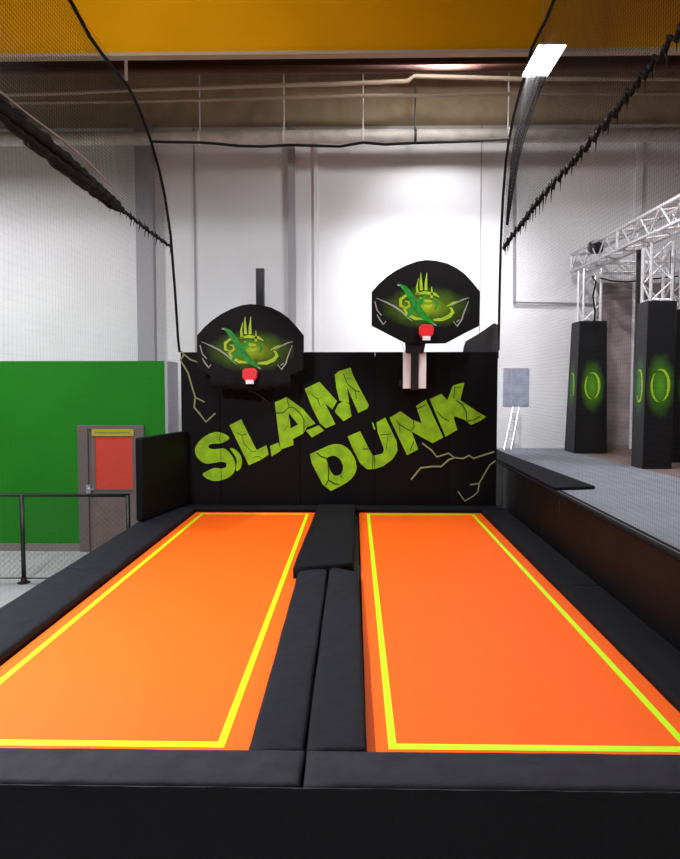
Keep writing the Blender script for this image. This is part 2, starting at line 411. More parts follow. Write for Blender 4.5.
def quad(pa, pb, pc, pd, z, k=(1,1,1,1), j=.0):
    P = [atz(*p, z) for p in (pa, pb, pc, pd)]; out = []
    for i in range(4): out += dens(P[i], P[(i+1) % 4], k[i], j)
    return out
# far and near centre pads
ynear = atz(300, 748.5, ZP).y; yfront = YN - .03
cx_gap = atz(303.5, 766, ZP).x
yback = 9.32
o = quad((303, 748.5), (248, 748.5), (298.5, 569), (328, 566), ZP, (3, 12, 3, 12), .003); pad('centre_pad', o, ZM - .005, ZP, M['vinyl_dim'], 'long black centre pad bordering the left orange mat')
o = quad((306.5, 748.5), (367.5, 748.5), (358.5, 572), (329.5, 566), ZP, (3, 12, 3, 12), .003); pad('centre_pad', o, ZM - .005, ZP + .004, M['vinyl_dim'], 'long black centre pad bordering the right orange mat')
P = [atz(293, 571.5, ZP), atz(353.5, 567, ZP), Vector((.01, 9.13, ZP)), Vector((atz(316, 514, ZP).x, 9.13, ZP))]
P = dens(P[0], P[1], 4, .004) + dens(P[1], P[2], 8, .004) + dens(P[2], P[3], 3, .002) + dens(P[3], P[0], 8, .004)
pad('centre_pad', P, ZM - .005, ZP + .045, M['vinyl_blk'], 'shorter black pad between the far ends of the two mats')
# front pads
def rect(x0, y0, x1, y1, kx=10, ky=2, j=.003):
    A = [Vector((x0, y0, 0)), Vector((x1, y0, 0)), Vector((x1, y1, 0)), Vector((x0, y1, 0))]
    return dens(A[0], A[1], kx, j) + dens(A[1], A[2], ky, j) + dens(A[2], A[3], kx, j) + dens(A[3], A[0], ky, j)
pad('front_pad', rect(-2.46, yfront, cx_gap - .006, ynear - .002, 16, 2, .003), ZM - .04, ZP, M['vinyl'], 'black front edge pad in front of the left mat')
pad('front_pad', rect(cx_gap + .006, yfront, 1.93, ynear - .002, 16, 2, .003), ZM - .04, ZP, M['vinyl'], 'black front edge pad in front of the right mat')
# side pads
pad('side_pad', rect(-2.49, ynear + .0, -2.045, 6.0, 2, 14), ZM - .02, ZP, M['vinyl_dim'], 'black side pad left of the left mat, nearer piece')
pad('side_pad', rect(-2.49, 6.012, -2.045, 9.10, 2, 14), ZM - .02, ZP, M['vinyl_dim'], 'black side pad left of the left mat, farther piece')
pad('side_pad', rect(1.600, ynear + .0, 1.925, 5.6, 2, 12), ZM - .02, ZP - .01, M['vinyl_blk'], 'black side pad right of the right mat, nearer piece')
pad('side_pad', rect(1.600, 5.612, 1.925, 9.10, 2, 12), ZM - .02, ZP - .01, M['vinyl_blk'], 'black side pad right of the right mat, farther piece')
pad('back_pad', rect(-2.30, 9.135, 1.925, 9.335, 14, 1, .001), ZM - .02, ZP, M['vinyl_blk'], 'narrow black pad along the foot of the lettered wall', .002)

# ------------------------------------------------------------------ lettered padded wall
YW = 9.35
zt = aty(340, 352, YW).z; zb = ZP - .03
wp = thing('padded_wall', 'tall black padded wall with the green words SLAM DUNK', 'wall padding', (0, YW + .08, 0))
edges = [aty(px, 430, YW).x for px in (180, 220, 300, 375, 450, 497.5)]
edges[0] = aty(181, 430, YW).x
for i in range(5):
    b = MB(); x0, x1 = edges[i] + .003, edges[i+1] - .003; nx, nz = 8, 16
    vs = []
    for j in range(nz + 1):
        for k in range(nx + 1):
            u, v = k / nx, j / nz
            bulge = -.004 * (math.sin(math.pi * u) * math.sin(math.pi * v)) ** .6
            edge = .008 if k in (0, nx) or j in (0, nz) else 0
            vs.append((x0 + (x1 - x0) * u, YW + .012 + bulge + edge, zb + (zt - zb) * v))
    b.add(vs, [(j*(nx+1)+k, j*(nx+1)+k+1, (j+1)*(nx+1)+k+1, (j+1)*(nx+1)+k) for j in range(nz) for k in range(nx)])
    b.box((x0, YW + .026, zb), (x1, YW + .11, zt))
    b.build('wall_panel', M['wallpad'], parent=wp, smooth=True, clean=False)
one(lambda b: (b.box((edges[0] + .02, YW + .115, 0.01), (edges[-1] - .02, YW + .15, zt - .05)),
               b.box((edges[0]+.02, YW + .15, .01), (edges[0] + .1, YW + .23, zt - .05)), b.box((edges[-1] - .1, YW + .15, .01), (edges[-1] - .02, YW + .23, zt - .05))), 'backing_board', M['black_metal'], parent=wp)

ox = {}
def crop(cx, cy, sc):
    return lambda p, Y=YW - .002: aty(cx + p[0] / sc, cy + p[1] / sc, Y)
PX = lambda p, Y=YW - .002: aty(p[0], p[1], Y)
C1 = crop(190, 410, 8.5); C3 = crop(300, 360, 8.5); C4 = crop(300, 420, 8.5); C5 = crop(360, 400, 8.5); C6 = crop(415, 375, 8.5); C7 = crop(170, 345, 8.5); C8 = crop(400, 440, 6.8)
def chaikin(P):
    out = []; n = len(P)
    for i in range(n):
        a, b = Vector(P[i]), Vector(P[(i+1) % n]); out += [a.lerp(b, .22), a.lerp(b, .78)]
    return out
def letter(polys, cracks, holes=None, soft=False):
    b = MB()
    for i, (fn, pts) in enumerate(polys):
        P = [fn(p) for p in pts]
        if soft: P = chaikin(P)
        if holes and i in holes:
            Hh = [holes[i][0](p) for p in holes[i][1]]
            b.prism_hole(P, chaikin(Hh) if soft else Hh, (0, .006, 0))
        else: b.prism(P, (0, .006, 0))
    b.mi = 1
    for fn, pts, w in cracks: b.ribbon([fn(p, YW - .003) for p in pts], w * .0125, (0, -1, 0), .002)
    b.build('painted_letter', [M['letter'], M['crack']], parent=wp)
letter([(C1, [(345,240),(300,205),(240,185),(180,195),(120,225),(70,275),(40,330),(50,390),(90,435),(140,460),(200,450),(260,440),(310,445),(310,485),(270,500),(210,490),(150,515),(100,545),(140,585),(200,605),(260,600),(330,575),(370,540),(385,500),(385,450),(365,400),(320,345),(290,325),(240,330),(200,335),(155,325),(160,295),(210,285),(270,285)]),
        (C1, [(330,320),(380,330),(430,380),(445,440),(430,500),(395,525),(390,490),(400,440),(385,390)])],
       [(C1, [(262,190),(250,240),(262,285)], .5), (C1, [(265,330),(262,400),(265,440)], .5), (C1, [(262,500),(268,600)], .5)], soft=True)
letter([(C1, [(335,130),(435,80),(565,340),(650,300),(668,380),(600,425),(500,470)])],
       [(C1, [(400,190),(440,215),(480,200)], .7), (C1, [(440,215),(460,290),(520,350),(560,355)], .5), (C1, [(540,400),(590,395),(612,420)], .7)])
letter([(PX, [(274.7,402.4),(286.5,397),(303,409),(315.3,423.5),(306.5,427.5),(304,433),(300.6,435),(293,439),(293.5,445),(280.6,449.5)]),
        (PX, [(270,446),(278,442.5),(281.4,450.4),(271.5,456.5)]), (PX, [(306,430.6),(318.8,425.3),(324,430.6),(311.8,437.6)])],
       [(PX, [(276,413),(283,413),(288,408),(293,407),(300,413),(304,420),(304,433)], .9), (PX, [(287,398),(289,407)], .7), (PX, [(304,428),(309,424)], .7), (PX, [(289,415),(288,425),(285,430)], .4)],
       {0: (PX, [(288.8,413),(298,424.5),(290.6,428.5)])})
letter([(C3, [(40,245),(165,185),(315,350),(275,420),(215,370),(300,545),(220,580),(170,540),(100,400)]),
        (C3, [(325,375),(370,350),(420,375),(438,480),(370,520),(295,440)]),
        (C3, [(295,125),(330,95),(430,65),(455,140),(585,385),(570,415),(495,450),(412,260),(400,235),(418,365),(335,345),(310,240)])],
       [(C3, [(95,290),(150,330),(180,320)], .6), (C3, [(150,330),(175,400),(205,370)], .6), (C3, [(370,120),(400,200),(470,260),(510,270)], .8), (C3, [(470,260),(480,330)], .6), (C3, [(390,150),(440,160)], .5)])
letter([(C4, [(65,300),(150,260),(270,205),(350,205),(420,250),(470,330),(485,420),(450,490),(380,545),(230,620)])],
       [(C4, [(140,275),(180,310),(225,325),(240,370),(245,440),(240,510),(300,545),(330,545)], 1.3), (C4, [(240,510),(215,560)], 1.0), (C4, [(345,470),(360,500)], .8)],
       {0: (C4, [(222,320),(290,298),(345,335),(370,400),(355,460),(300,480),(260,440),(240,375)])}, soft=True)
letter([(PX, [(347.6,436.5),(360,431.2),(370,451),(373,456),(382.4,453.5),(384,449.4),(377.6,431.8),(376.5,422.4),(385.3,417.6),(396.5,441.2),(397.6,450.6),(393,458.8),(383.5,466),(374.7,469),(367,469.4),(360,463),(352,447)]),
        (C5, [(100,190),(112,192),(132,250),(120,252)])],
       [(PX, [(363,449),(367,449),(369,448)], .9), (PX, [(373,455),(372.6,469.5)], .9), (PX, [(374.8,456),(374.6,469)], .7), (PX, [(380,435),(391,434)], .7), (PX, [(388,436),(386,450)], .5)])
letter([(PX, [(389.4,417.6),(400.6,411.2),(412,419.4),(421.8,423.5),(416,406),(426,399.7),(443.3,437.4),(432.6,443.2),(411.5,431.5),(418.2,449.4),(407,455.3)])],
       [(PX, [(399,424),(405,428),(411,431),(414,427),(413.5,420)], .9), (PX, [(410,451),(414,441)], .9), (PX, [(417,409),(426,404.5)], .9), (PX, [(396,420),(399,424),(400,432)], .5)])
letter([(C6, [(125,205),(225,160),(275,215),(320,95),(350,80),(420,65),(385,215),(550,325),(605,355),(555,390),(475,425),(430,385),(340,350),(330,370),(360,465),(260,525)])],
       [(C6, [(350,215),(400,250),(435,310),(440,385)], 1.1), (C6, [(440,395),(500,380),(555,350)], .9), (C6, [(340,100),(330,200)], .7), (C6, [(190,310),(230,360),(290,390)], .8), (C6, [(340,100),(400,105)], .6)])
b = MB()
for fn, pts, w in [(C7, [(95,50),(120,80),(175,125),(235,145)], 1.4), (C7, [(120,80),(88,130),(120,180),(155,240),(180,330),(215,445),(205,530),(250,580),(305,655),(385,580)], 1.6), (C7, [(215,445),(295,485)], 1.2),
                   (C8, [(150,20),(215,70),(250,115),(330,90),(370,120),(430,125),(470,105),(500,125),(560,105),(640,80)], 1.6), (C8, [(370,120),(330,135),(280,180),(215,180),(140,190),(75,270)], 1.7),
                   (C8, [(650,140),(610,170),(540,290),(530,350),(500,380),(440,415),(395,350)], 1.2), (C8, [(540,295),(475,305)], 1.2)]:
    b.ribbon([fn(p, YW - .001) for p in pts], w * .0125, (0, -1, 0), .003)
b.build('painted_lightning', M['bolt'], parent=wp)

# padding that turns the corners
def corner_pad(pa, pb, ztop_a, ztop_b, name, label, th=.10):
    A = Vector((pa[0], pa[1], 0)); B = Vector((pb[0], pb[1], 0)); n = (B - A).normalized(); n = Vector((n.y, -n.x, 0)) * th
    b = MB(); z0 = ZP + .015
    vs = [(A.x, A.y, z0), (B.x, B.y, z0), (B.x, B.y, ztop_b), (A.x, A.y, ztop_a)]
    b.add(vs + [(p[0] - n.x, p[1] - n.y, p[2]) for p in vs], [(0,1,2,3),(7,6,5,4),(0,4,5,1),(1,5,6,2),(2,6,7,3),(3,7,4,0)])
    return tag(b.build(name, M['wallpad'], bevel=.02, seg=3), label, 'wall padding')
ca = atz(136, 530, ZP); zta = aty(134, 438, 8.05).z; ztb = aty(180, 431, 9.3).z
corner_pad((-2.40, 8.05), (-2.17, 9.30), zta, ztb, 'corner_pad', 'low black padded barrier at the left end of the lettered wall', .09)

# folded grey tarp over the right end of the padded wall
b = MB(); b.prism([aty(px, py, YW + .13) for px, py in ((463.5, 358), (464.5, 347), (466.5, 341), (480, 333), (494.5, 323), (498, 325), (499, 358))], (0, .10, 0))
tag(b.build('folded_tarp', M['tarp']), 'dark grey folded tarp slumped behind the top right of the padded wall', 'tarp')

# ------------------------------------------------------------------ basketball hoops
board_mat = glow_mat('board_print', (.0035, .0035, .004), (.30, .44, .010), (.055, .12, .006), 0.0, -.43, .56, .27)
def hoop(px, py0, label, kind):
    """px, py0: where the top of the claw marks sits"""
    YH = 9.06; sc = F / YH
    o0 = aty(px, py0, YH)
    t = thing('basketball_hoop', label, 'basketball hoop', (o0.x, YH, ZP))
    def L(u, v, y=0): return Vector((o0.x + u / sc, YH + y, o0.z - v / sc))
    out = [(-53.5,18.7),(-46,10.5),(-38,3.5),(-29,-2.5),(-19,-7.5),(-9,-11),(0,-12.4),(10,-11.6),(21,-9),(30,-4.5),(38,1),(46,9.5),(53.5,18.7),(53.2,52.5),(38,60),(20,69.5),(-18,70),(-36,61),(-53.5,52)]
    b = MB(); b.prism([L(u, v) for u, v in out], (0, .045, 0))
    b.build('backboard', board_mat, parent=t, bevel=.008, origin=tuple(o0))
    # emblem strokes, in the pixels of a 6.8x enlargement
    def E(x, y): return L((x - 340) / 6.75, (y - 72) / 6.75, -.001)
    b = MB(); N = (0, -1, 0)
    def st(pts, w, mi, th=.003):
        b.mi = mi; f_ = .0158 if mi == 0 else .0125; ww = [k * f_ for k in w] if isinstance(w, (list, tuple)) else w * f_
        b.ribbon([E(*p) for p in pts], ww, N, th)
    st([(285,215),(280,170),(290,110)], [2.2,1.6,.3], 0); st([(310,190),(306,130),(306,72)], [2.4,2,.3], 0); st([(340,190),(340,140),(346,72)], [2.4,2,.3], 0); st([(378,240),(380,200),(378,165)], [2.2,1.5,.3], 0)
    st([(245,225),(205,225),(172,250),(172,290),(205,310),(232,290),(225,265),(200,262)], [1,2,2.4,2.4,2,1.8,1.4,.6], 0)
    st([(185,300),(215,345),(265,375),(335,382)], [1,2.4,2.6,1], 0)
    st([(390,386),(450,383),(500,360),(520,335),(510,310),(495,300)], [1.5,2.8,3,2.6,1.8,.6], 0)
    st([(270,215),(330,205),(400,215),(430,235)], [1,2.4,2.2,.6], 0); st([(300,240),(345,262),(380,262)], [1,2.6,1], 0); st([(330,290),(360,300),(385,285)], [1,2,1], 0)
    st([(480,295),(520,275),(560,262)], [1,1.8,.5], 0)
    st([(165,150),(200,175),(235,225),(280,300),(330,365),(405,420)], [1.5,5,6,7,6,1.5], 1, .005)
    st([(210,375),(240,335),(285,290),(320,250),(345,215)], [1,5,6,3.5,1], 1, .004)
    st([(300,330),(330,345),(350,395)], [2,4,1], 1, .004); st([(390,240),(420,280),(400,320)], [1,3,1], 1, .003)
    st([(150,152),(170,158)], [1.6,1.2], 2, .006); st([(390,412),(412,422)], [1.4,1.0], 2, .006)
    st([(10,240),(80,270),(130,295),(180,330),(220,370),(252,395)], [.4,1.3,1.7,1.5,1.2,.5], 2)
    st([(0,262),(15,320),(45,355)], 1, 2); st([(15,350),(35,385),(58,415),(75,392)], [.8,1.3,1.5,.8], 2)
    st([(628,240),(590,250),(545,272),(505,295)], [.5,1.2,1.2,.5], 2); st([(625,262),(605,310),(590,350),(580,385),(550,428),(525,395)], [.5,1,1.2,1.4,1.5,.8], 2)
    st([(545,400),(565,385)], 1, 2)
    b.build('emblem', [M['yglow'], M['gglow'], M['greybolt']], parent=t)
    # red rim bracket with a white tab
    b = MB()
    hexa = [(-7,54),(-4,51.5),(5,51.5),(7.5,55),(7,61),(4,64.5),(-4,64.5),(-7,61)]
    b.prism([L(u, v, -.10) for u, v in hexa], (0, .098, 0))
    rb = b.build('rim_bracket', M['red'], parent=t, bevel=.008)
    b = MB(); b.prism([L(u, v, -.104) for u, v in ((-3.5,63),(4,63),(4,67),(-3.5,67))], (0, .06, 0)); b.build('white_tab', M['white_plastic'], parent=rb)
    # steel behind the board
    if kind == 'left':
        xa, xb = aty(256, 290, YW + .28).x, aty(264.3, 290, YW + .28).x; zt_ = aty(260, 268.5, YW + .28).z
        b = MB(); b.box((xa, YW + .26, .01), (xb, YW + .34, zt_)); b.build('post', M['black_metal'], parent=t, bevel=.006)
        b = MB(); b.box((xa, YH + .045, L(0, 27).z), (xb, YW + .26, L(0, 22).z)); b.box((L(-30, 0).x, YH + .045, L(0, 30).z), (L(30, 0).x, YH + .08, L(0, 20).z)); b.build('arm', M['black_metal'], parent=t)
        # draped black cover hanging from the lower half
        b = MB(); n = 24; vs = []
        for i in range(n + 1):
            u = -40 + 80 * i / n; top = 57; bot = 70 + 3.0 * math.cos(u / 26) + 1.2 * math.sin(i * 1.9)
            y = -.012 - .010 * math.sin(i * 1.3) - .006
            vs += [L(u, top + abs(u) * -.06, -.004), L(u, (top + bot) / 2, y), L(u * .96, bot, y * 1.3), L(u * .96, bot, .05)]
        b.add(vs, [(4*i+k, 4*i+k+1, 4*i+4+k+1, 4*i+4+k) for i in range(n) for k in range(3)])
        b.build('cloth_cover', M['vinyl_blk'], parent=t, smooth=True)
        b = MB(); b.tube([aty(x_, y_, YW - .03) for x_, y_ in ((240,386),(246,390),(255,393),(263,398),(270,405))], .01, 8); b.build('hanging_cable', M['black_metal'], parent=t, smooth=True)
    else:
        b = MB(); b.prism([L(u, v, .05) for u, v in ((-20,66),(1,66),(-1.5,79),(-19,79))], (0, .06, 0)); b.build('neck', M['black_metal'], parent=t)
        x0, x1 = aty(411, 380, YH + .1).x, aty(418.3, 380, YH + .1).x
        z1 = L(0, 60).z; z0 = aty(414, 390, YH + .1).z
        b = MB(); b.box((x0, YH + .06, z0), (x1, YH + .17, z1)); b.build('post', M['black_metal'], parent=t, bevel=.006)
        for a_, c_ in ((403.3, 410.7), (418.6, 426)):
            q0, q1 = aty(a_, 352, YH + .1), aty(c_, 388.5, YH + .1)
            b = MB(); b.box((q0.x, YH + .09, q1.z), (q1.x, YH + .17, q0.z)); b.build('white_upright', M['white_plastic'], parent=t, bevel=.003)
        b = MB(); b.box((aty(401,0,YH+.2).x, YH + .17, aty(400, 386, YH+.2).z), (aty(428,0,YH+.2).x, YW - .001, aty(400, 380, YH+.2).z)); b.build('wall_bracket', M['black_metal'], parent=t)
        q = [aty(394, 332, YW + .3), aty(400, 341, YW + .3), aty(406, 353, YW + .3)]
        b = MB(); b.tube(q, .006, 6); b.build('brace_cable', M['steel'], parent=t)
    return t
hoop(250, 316.5, 'lower basketball backboard with glowing green emblem, left one, before its tall post', 'left')
hoop(426, 272.5, 'higher basketball backboard on white uprights, standing above the word DUNK', 'right')

# ------------------------------------------------------------------ platform on the right
XP = 1.95; ZT = 1.365
pw = thing('raised_platform', 'raised grey platform with black padded side, right of the mats', 'platform', (2.8, 7, 0))
E0, E1 = Vector((3.40, 11.5, 0)), Vector((3.62, 8.1, 0)); d_ = (E1 - E0) / (E0.y - E1.y)
far = E0 - d_ * (YB - .012 - E0.y); nearp = E1 + d_ * (E1.y - 1.6)
b = MB(); b.prism([(XP + .085, YB - .012, ZT), (XP + .085, 1.6, ZT), (nearp.x, nearp.y, ZT), (far.x, far.y, ZT)], (0, 0, -.02)); b.build('carpet', M['carpet'], parent=pw)
b = MB(); b.prism([(XP + .09, YB - .012, ZT - .021), (XP + .09, 1.6, ZT - .021), (nearp.x - .01, nearp.y, ZT - .021), (far.x - .01, far.y, ZT - .021)], (0, 0, -ZT + .03)); b.build('base', M['skirt'], parent=pw)
# padded face made of long cushions
ys_ = [1.6, 4.2, 6.9, 9.6, YB - .02]
for i in range(4):
    b = MB(); y0, y1 = ys_[i] + .004, ys_[i+1] - .004; ny, nz = 16, 8; vs = []
    for j in range(nz + 1):
        for k in range(ny + 1):
            u, v = k / ny, j / nz
            x = XP + .02 - .022 * (math.sin(math.pi * u) ** .5) * (math.sin(math.pi * v) ** .5) + .004 * math.sin(k * 2.1 + j)
            vs.append((x, y0 + (y1 - y0) * u, .01 + (ZT - .035 - .01) * v))
    b.add(vs, [(j*(ny+1)+k, (j+1)*(ny+1)+k, (j+1)*(ny+1)+k+1, j*(ny+1)+k+1) for j in range(nz) for k in range(ny)])
    b.box((XP + .022, y0, .01), (XP + .085, y1, ZT - .035))
    b.build('side_cushion', M['sidepad'], parent=pw, smooth=True, clean=False)
one(lambda b: b.box((XP - .01, 1.6, ZT - .03), (XP + .082, YB - .02, ZT + .004)), 'edge_cap', M['vinyl_blk'], parent=pw, bevel=.01)
one(lambda b: b.box((XP + .02, 1.6, ZT + .0045), (XP + .032, 7.0, ZT + .007)), 'edge_trim', M['edge_tan'], parent=pw)
b = MB(); q0 = atz(599, 490, ZT + .01)
b.prism([(XP + .0, 7.05, ZT + .004), (q0.x, 7.15, ZT + .004), (XP + .30, 10.6, ZT + .004), (XP + .30, 11.6, ZT + .004), (XP + .0, 11.6, ZT + .004)], (0, 0, .03))
tag(b.build('edge_mat', M['vinyl_blk'], bevel=.008), 'black mat tapering along the far edge of the grey platform', 'mat')
# brown upper deck
b = MB(); b.prism([(far.x + .003, far.y, ZT - .004), (nearp.x + .003, nearp.y, ZT - .004), (XR - .01, nearp.y, ZT - .004), (XR - .01, YB - .012, ZT - .004)], (0, 0, -.12))
tag(b.build('upper_deck', M['brownfloor']), 'brownish upper floor on which the black towers stand', 'floor')
one(lambda b: b.box((3.92, 1.7, .003), (XR - .02, YB - .02, ZT - .126)), 'deck_base', M['skirt'])
bpy.data.objects['deck_base']['kind'] = 'structure'

# mottled panel and long ledge on the back wall
a, c_ = aty(598, 283, YB - .03), aty(760, 446, YB - .03)
b = MB(); b.box((a.x, YB - .03, ZT + .06), (XR - .05, YB - .002, a.z)); b.mi = 1; b.box((a.x, YB - .04, ZT - .002), (XR - .05, YB - .002, ZT + .06))
tag(b.build('backdrop_panel', [M['mottled'], M['base']]), 'mottled brownish backdrop panel on the wall behind the black towers', 'panel')
b = MB(); qa, qb, qc = aty(514, 150, YB - .05), aty(514, 302, YB - .05), aty(598, 304, YB - .05)
b.tube([qa, qb, qc], .022, 8)
tag(b.build('wall_conduit', M['grey_trim']), 'thin grey conduit turning along the white wall behind the right net', 'pipe')
# blue grey notice on the wall
a, c_ = aty(503.5, 368, YB - .02), aty(529, 406, YB - .02)
b = MB(); b.box((a.x, YB - .012, c_.z), (c_.x, YB - .002, a.z)); b.mi = 1
b.box((a.x, YB - .014, a.z - .03), (c_.x, YB - .011, a.z)); zm_ = (a.z + c_.z) / 2; b.box((a.x, YB - .014, zm_ - .008), (c_.x, YB - .011, zm_ + .008))
xm = a.x + .13; b.box((xm, YB - .014, c_.z), (xm + .012, YB - .011, a.z))
tag(b.build('notice_board', [M['paper'], M['grey_trim']]), 'pale blue notice board low on the white wall beside the padded wall', 'notice board')
# slim ladder under the notice board
t = thing('ladder', 'slim pale ladder leaning on the wall below the notice board', 'ladder', (2.55, 11.7, ZT + .001))
for (p0, p1) in (((504, 444), (513, 407)), ((511, 446), (519, 407))):
    q0 = aty(p0[0], p0[1], 11.62); q0.z = ZT + .002; q1 = aty(p1[0], p1[1], 11.92)
    b = MB(); b.tube([q0, q1], .014, 8); b.build('side_rail', M['alu'], parent=t)
for k in range(4):
    f_ = .15 + .23 * k
    A = aty(504, 444, 11.62).lerp(aty(513, 407, 11.92), f_); B = aty(511, 446, 11.62).lerp(aty(519, 407, 11.92), f_)
    b = MB(); b.tube([A, B], .011, 6); b.build('rung', M['alu'], parent=t)

# ------------------------------------------------------------------ towers and truss
tower_front = glow_mat('tower_print', (.008, .008, .009), (.09, .30, .015), (.04, .13, .01), 0.02, 1.03, .19, .42)
tower_side = glow_mat('tower_side_print', (.030, .030, .034), (.07, .25, .04), (.04, .12, .03), 0, 1.03, .18, .42, axis='YZ')
def tower(xf, yf, w0, w1, h, label, ztruss, flank=False):
    """left front corner of the foot, foot width, top width, height"""
    cx, cy = xf + w0 / 2, yf + w0 / 2
    t = thing('truss_tower', label, 'tower', (cx, cy, ZT), 'black towers under the truss')
    b = MB(); a0, a1 = w0 / 2, w1 / 2; sh = .02
    vs = [(-a0,-a0,0),(a0,-a0,0),(a0,a0,0),(-a0,a0,0),(-a1+sh,-a1,h),(a1+sh,-a1,h),(a1+sh,a1,h),(-a1+sh,a1,h)]
    b.mi = 0; b.add(vs, [(0,1,5,4)]); b.mi = 1; b.add(vs, [(1,2,6,5),(2,3,7,6),(3,0,4,7)]); b.mi = 2; b.add(vs, [(4,5,6,7),(0,3,2,1)])
    b.v = [(x + cx, y + cy, z + ZT) for x, y, z in b.v]
    b.build('padded_cover', [tower_front, tower_side, M['black_metal']], parent=t, origin=(cx, cy, ZT), clean=True)
    b = MB()
    RNG = lambda: b.build('ring_emblem', M['yglow'], parent=t)
    zc = ZT + 1.03
    for (ux, rr, w_) in ((0, 1, .03),):
        pts = [(cx + .015 + 0.105 * math.cos(a), cy - a0 - .001 + .0 + (a0 - a1) * (1.03 / h), zc + 0.20 * math.sin(a)) for a in [R(d) for d in range(-70, 111, 15)]]
        b.ribbon(pts, [.008 + .028 * math.sin(math.pi * i / (len(pts)-1)) for i in range(len(pts))], (0, -1, 0), .004); RNG(); b = MB()
        pts = [(cx + .015 + .105 * math.cos(a), cy - a0 - .001 + (a0 - a1) * (1.03 / h), zc + .20 * math.sin(a)) for a in [R(d) for d in range(130, 276, 15)]]
        b.ribbon(pts, [.006 + .02 * math.sin(math.pi * i / (len(pts)-1)) for i in range(len(pts))], (0, -1, 0), .004); RNG(); b = MB()
        pts = [(cx - a0 - .001 + (a0 - a1 + sh) * (1.03 / h), cy + 0.09 * math.cos(a), zc + 0.20 * math.sin(a)) for a in [R(d) for d in range(60, 330, 20)]]
        b.ribbon(pts, [.008 + .028 * math.sin(math.pi * i / (len(pts)-1)) for i in range(len(pts))], (-1, 0, 0), .004)
    b.build('ring_emblem', M['yglow'], parent=t)
    # lattice column above the cover
    b = MB(); s_ = .13; z0, z1 = ZT + h + .002, ztruss
    cs = [(cx + sh - s_, cy - s_), (cx + sh + s_, cy - s_), (cx + sh + s_, cy + s_), (cx + sh - s_, cy + s_)]
    for (x_, y_) in cs: b.tube([(x_, y_, z0), (x_, y_, z1)], .022, 8)
    nseg = max(2, int((z1 - z0) / .22)); dz = (z1 - z0) / nseg
    for k in range(nseg):
        for i in range(4):
            p, q_ = cs[i], cs[(i+1) % 4]
            if (k + i) % 2: p, q_ = q_, p
            b.tube([(p[0], p[1], z0 + k * dz), (q_[0], q_[1], z0 + (k+1) * dz)], .011, 6)
            if k == 0: b.tube([(p[0], p[1], z0 + .02), (q_[0], q_[1], z0 + .02)], .011, 6)
    b.build('lattice_column', M['alu'], parent=t)
    return cx + sh, cy
zt_b = aty(655, 240, 9.2).z
t1 = tower(3.35, 11.05, .50, .41, aty(595, 321, 11.1).z - ZT, 'smaller looking farther black tower with green ring print, near the back wall', zt_b - .03)
t2 = tower(3.57, 8.98, .36, .35, aty(655, 301, 9.0).z - ZT, 'tall nearer black tower with green ring print at the platform edge', zt_b - .03, True)
t3 = tower(4.25, 9.75, .46, .40, 2.05, 'black tower cut off at the right edge of the picture', zt_b - .03)
# box truss running over the towers towards the viewer
def truss(p0, p1, s_, name, label, r=.024):
    p0, p1 = Vector(p0), Vector(p1); d = (p1 - p0); Ln = d.length; d.normalize(); side = d.cross(Vector((0, 0, 1))).normalized() * s_ / 2; up = Vector((0, 0, s_ / 2))
    t = thing(name, label, 'truss', tuple(p0))
    C4_ = [side + up, -side + up, -side - up, side - up]
    for c in C4_:
        b = MB(); b.tube([p0 + c, p1 + c], r, 8); b.build('chord', M['alu'], parent=t, smooth=True)
    n = int(Ln / (s_ * 1.0)); b = MB()
    for k in range(n):
        for i in range(4):
            a, c = C4_[i], C4_[(i+1) % 4]
            if k % 2: a, c = c, a
            b.tube([p0 + d * (Ln * k / n) + a, p0 + d * (Ln * (k+1) / n) + c], r * .5, 6)
    for f_ in (0, .25, .5, .75, 1):
        for i in range(4): b.tube([p0 + d * (Ln * f_) + C4_[i], p0 + d * (Ln * f_) + C4_[(i+1) % 4]], r * .8, 6)
    b.build('lattice', M['alu'], parent=t)
    return t
zc_ = zt_b + .15
truss((t1[0] - .02, 11.75, zc_), (t2[0] + .12, 4.5, zc_), .27, 'box_truss', 'long silver box truss running over the towers toward the viewer')
zt1 = aty(600, 276, 11.35).z
truss((3.85, 11.42, zt_b + .02), (7.8, 11.42, zt_b + .02), .16, 'cross_truss', 'small silver cross truss behind the towers, along the back wall', .016)
# black poles beside tower 2 lattice, spotlight, cable
for px, lab in ((637.5, 'thin black vertical pole left of the nearer tower lattice'), (671.5, 'thin black vertical pole right of the nearer tower lattice')):
    yy = 9.62; q0 = aty(px, 302, yy); q1 = aty(px, 250, yy)
    b = MB(); b.box((q0.x - .025, yy - .02, ZT + .001), (q0.x + .025, yy + .02, q1.z))
    tag(b.build('black_pole', M['black_metal']), lab, 'pole')
q = aty(595.5, 247, 10.9); t = thing('spotlight', 'small black spotlight sitting on the far end of the silver truss', 'spotlight', (q.x, 10.9, zc_ + .16))
b = MB(); n = 14
prof = [(-.10, .03), (-.095, .07), (-.04, .10), (.04, .105), (.09, .09), (.10, .03)]
b.tube([(q.x + u, 10.9, q.z) for u, r_ in prof], [r_ for u, r_ in prof], 14); b.build('lamp_head', M['black_metal'], parent=t, smooth=True)
b = MB(); b.tube([(q.x, 10.9, zc_ + .16), (q.x, 10.9, q.z)], .02, 8); b.build('bracket', M['black_metal'], parent=t)
b = MB(); b.tube([aty(x_, y_, 10.95) for x_, y_ in ((592, 276), (596, 282), (593, 296), (595, 312), (594, 324))], .014, 6)
tag(b.build('hanging_cable', M['rope']), 'black cable drooping down the far tower lattice', 'cable')
b = MB(); b.tube([aty(x_, y_, 10.9) for x_, y_ in ((600, 278), (612, 281), (628, 282), (642, 280), (680, 276))], .012, 6)
